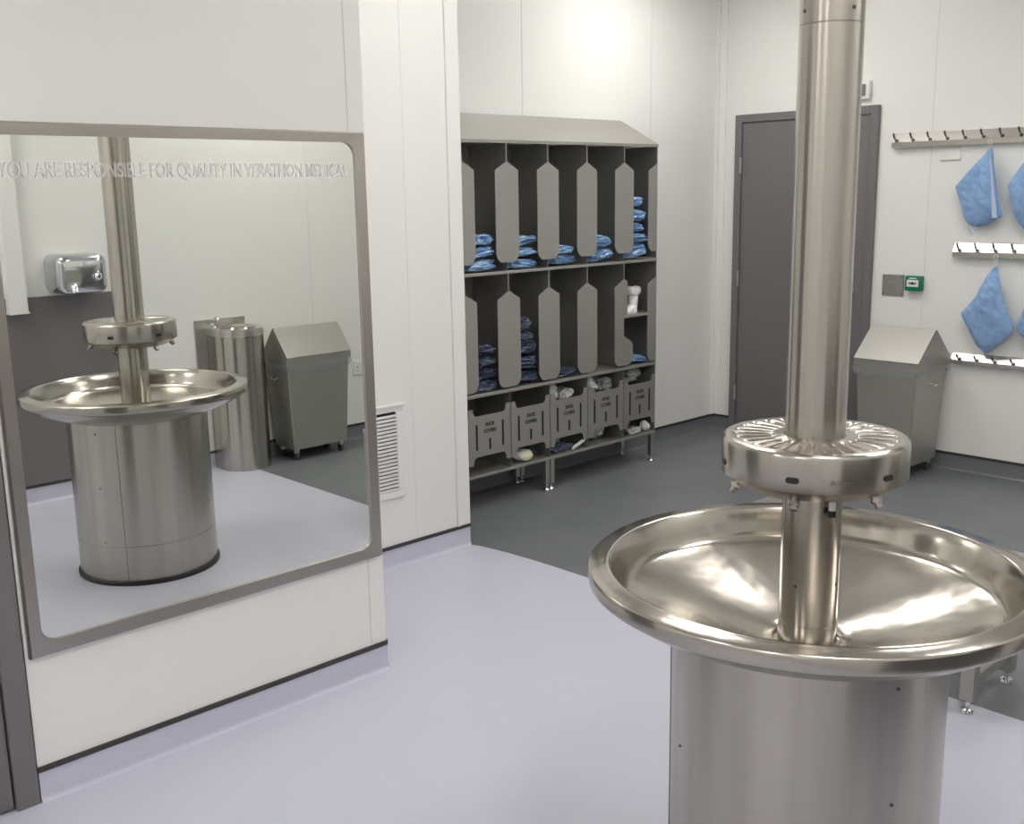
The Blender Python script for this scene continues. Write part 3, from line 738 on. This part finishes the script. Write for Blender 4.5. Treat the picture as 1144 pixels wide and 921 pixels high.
# hand dryer
t = thing('hand_dryer', 'chrome hand dryer on the wall seen in the mirror', 'hand dryer', (XW, 2.33, 1.14))
b = bmesh.new(); y0, y1, z0, z1 = 2.172, 2.445, 1.14, 1.352
prof2 = [(XW - .0, 0.0), ]
sec = []
for x, ins in ((XW, 0), (XW - .12, .0), (XW - .165, .004), (XW - .185, .014), (XW - .195, .034)):
    sec.append([b.verts.new((x, u, v)) for u, v in rrect(y0 + ins, z0 + ins * .4, y1 - ins, z1 - ins, .045 - ins * .3, 8)])
for p_, q_ in zip(sec, sec[1:]):
    k = len(p_)
    for i in range(k): b.faces.new((p_[i], p_[(i + 1) % k], q_[(i + 1) % k], q_[i]))
b.faces.new(sec[0][::-1]); b.faces.new(sec[-1])
cv = obj('cover', b, mat('polished_steel_cover', (.62, .62, .66), .14, 1), t, ang=50)
XFd = XW - .195
obj('name_plate', box((XFd - .002, 2.205, 1.288), (XFd + .001, 2.305, 1.315)), plast_m, cv)
obj('recess', box((XFd - .001, 2.21, 1.205), (XFd + .001, 2.285, 1.27), .0005), ss_dark, cv)
b = bmesh.new(); cyl(b, (XFd + .002, 2.38, 1.23), (XFd - .012, 2.38, 1.23), .028, 28, .024); cyl(b, (XFd - .012, 2.38, 1.23), (XFd - .022, 2.38, 1.23), .020, 28, .010); obj('push_button', b, chrome, cv)
b = bmesh.new(); tube(b, [(XFd + .02, 2.25, 1.185), (XFd - .004, 2.25, 1.178), (XFd - .012, 2.25, 1.165), (XFd - .014, 2.25, 1.150)], .020, 20); obj('air_nozzle', b, chrome, cv)
# trunking and socket
t = thing('wall_trunking', 'white boxed trunking coming down the wall in the mirror left edge', 'trunking', (XW, 2.0, 1.05))
obj('casing', box((XW - .06, 1.955, 1.054), (XW, 2.05, H), .003), plast_m, t)
obj('end_cap', box((XW - .064, 1.951, 1.046), (XW, 2.054, 1.058), .002), trim_m, t)
t = thing('power_socket', 'white double socket beside the bin in the mirror', 'socket', (XW, 4.215, .435))
obj('face_plate', box((XW - .010, 4.142, .437), (XW, 4.288, .537), .003), plast_m, t)
b = bmesh.new()
for y in (4.18, 4.25):
    for dy, dz, w_, h_ in ((0, .015, .003, .006), (-.011, -.008, .004, .002), (.011, -.008, .004, .002)): bxm(b, (XW - .0108, y + dy - w_, .475 + dz - h_), (XW - .0095, y + dy + w_, .475 + dz + h_))
obj('pin_holes', b, dark_m, t)
b = bmesh.new()
for y in (4.196, 4.234): bxm(b, (XW - .013, y - .005, .508), (XW - .0095, y + .005, .524), .001)
obj('rocker_switch', b, plast_m, t)

# ------------------------------------------------------------------ world, camera
w = bpy.data.worlds.new('World'); bpy.context.scene.world = w; w.use_nodes = True
w.node_tree.nodes['Background'].inputs[0].default_value = (.5, .5, .5, 1); w.node_tree.nodes['Background'].inputs[1].default_value = .05
yaw, pit, rol = R(46.5392), R(11.589), R(-.9892)
F = Vector((-math.sin(yaw) * math.cos(pit), math.cos(yaw) * math.cos(pit), -math.sin(pit)))
Rt = Vector((math.cos(yaw), math.sin(yaw), 0)); U = Rt.cross(F)
R2 = Rt * math.cos(rol) + U * math.sin(rol); U2 = -Rt * math.sin(rol) + U * math.cos(rol)
cam = bpy.data.cameras.new('camera'); co = bpy.data.objects.new('camera', cam); C.objects.link(co)
M = Matrix((( R2.x, U2.x, -F.x, 2.865), (R2.y, U2.y, -F.y, 0), (R2.z, U2.z, -F.z, 1.6324), (0, 0, 0, 1)))
co.matrix_world = M
cam.sensor_width = 36; cam.sensor_fit = 'HORIZONTAL'; cam.lens = 1194.825 / 1144 * 36; cam.clip_start = .02
bpy.context.scene.camera = co
s = bpy.context.scene
s.view_settings.view_transform = 'Standard'; s.view_settings.look = 'None'; s.view_settings.gamma = 1; s.view_settings.exposure = 0
s.view_settings.use_curve_mapping = False
s.cycles.max_bounces = 12; s.cycles.glossy_bounces = 8; s.cycles.diffuse_bounces = 6
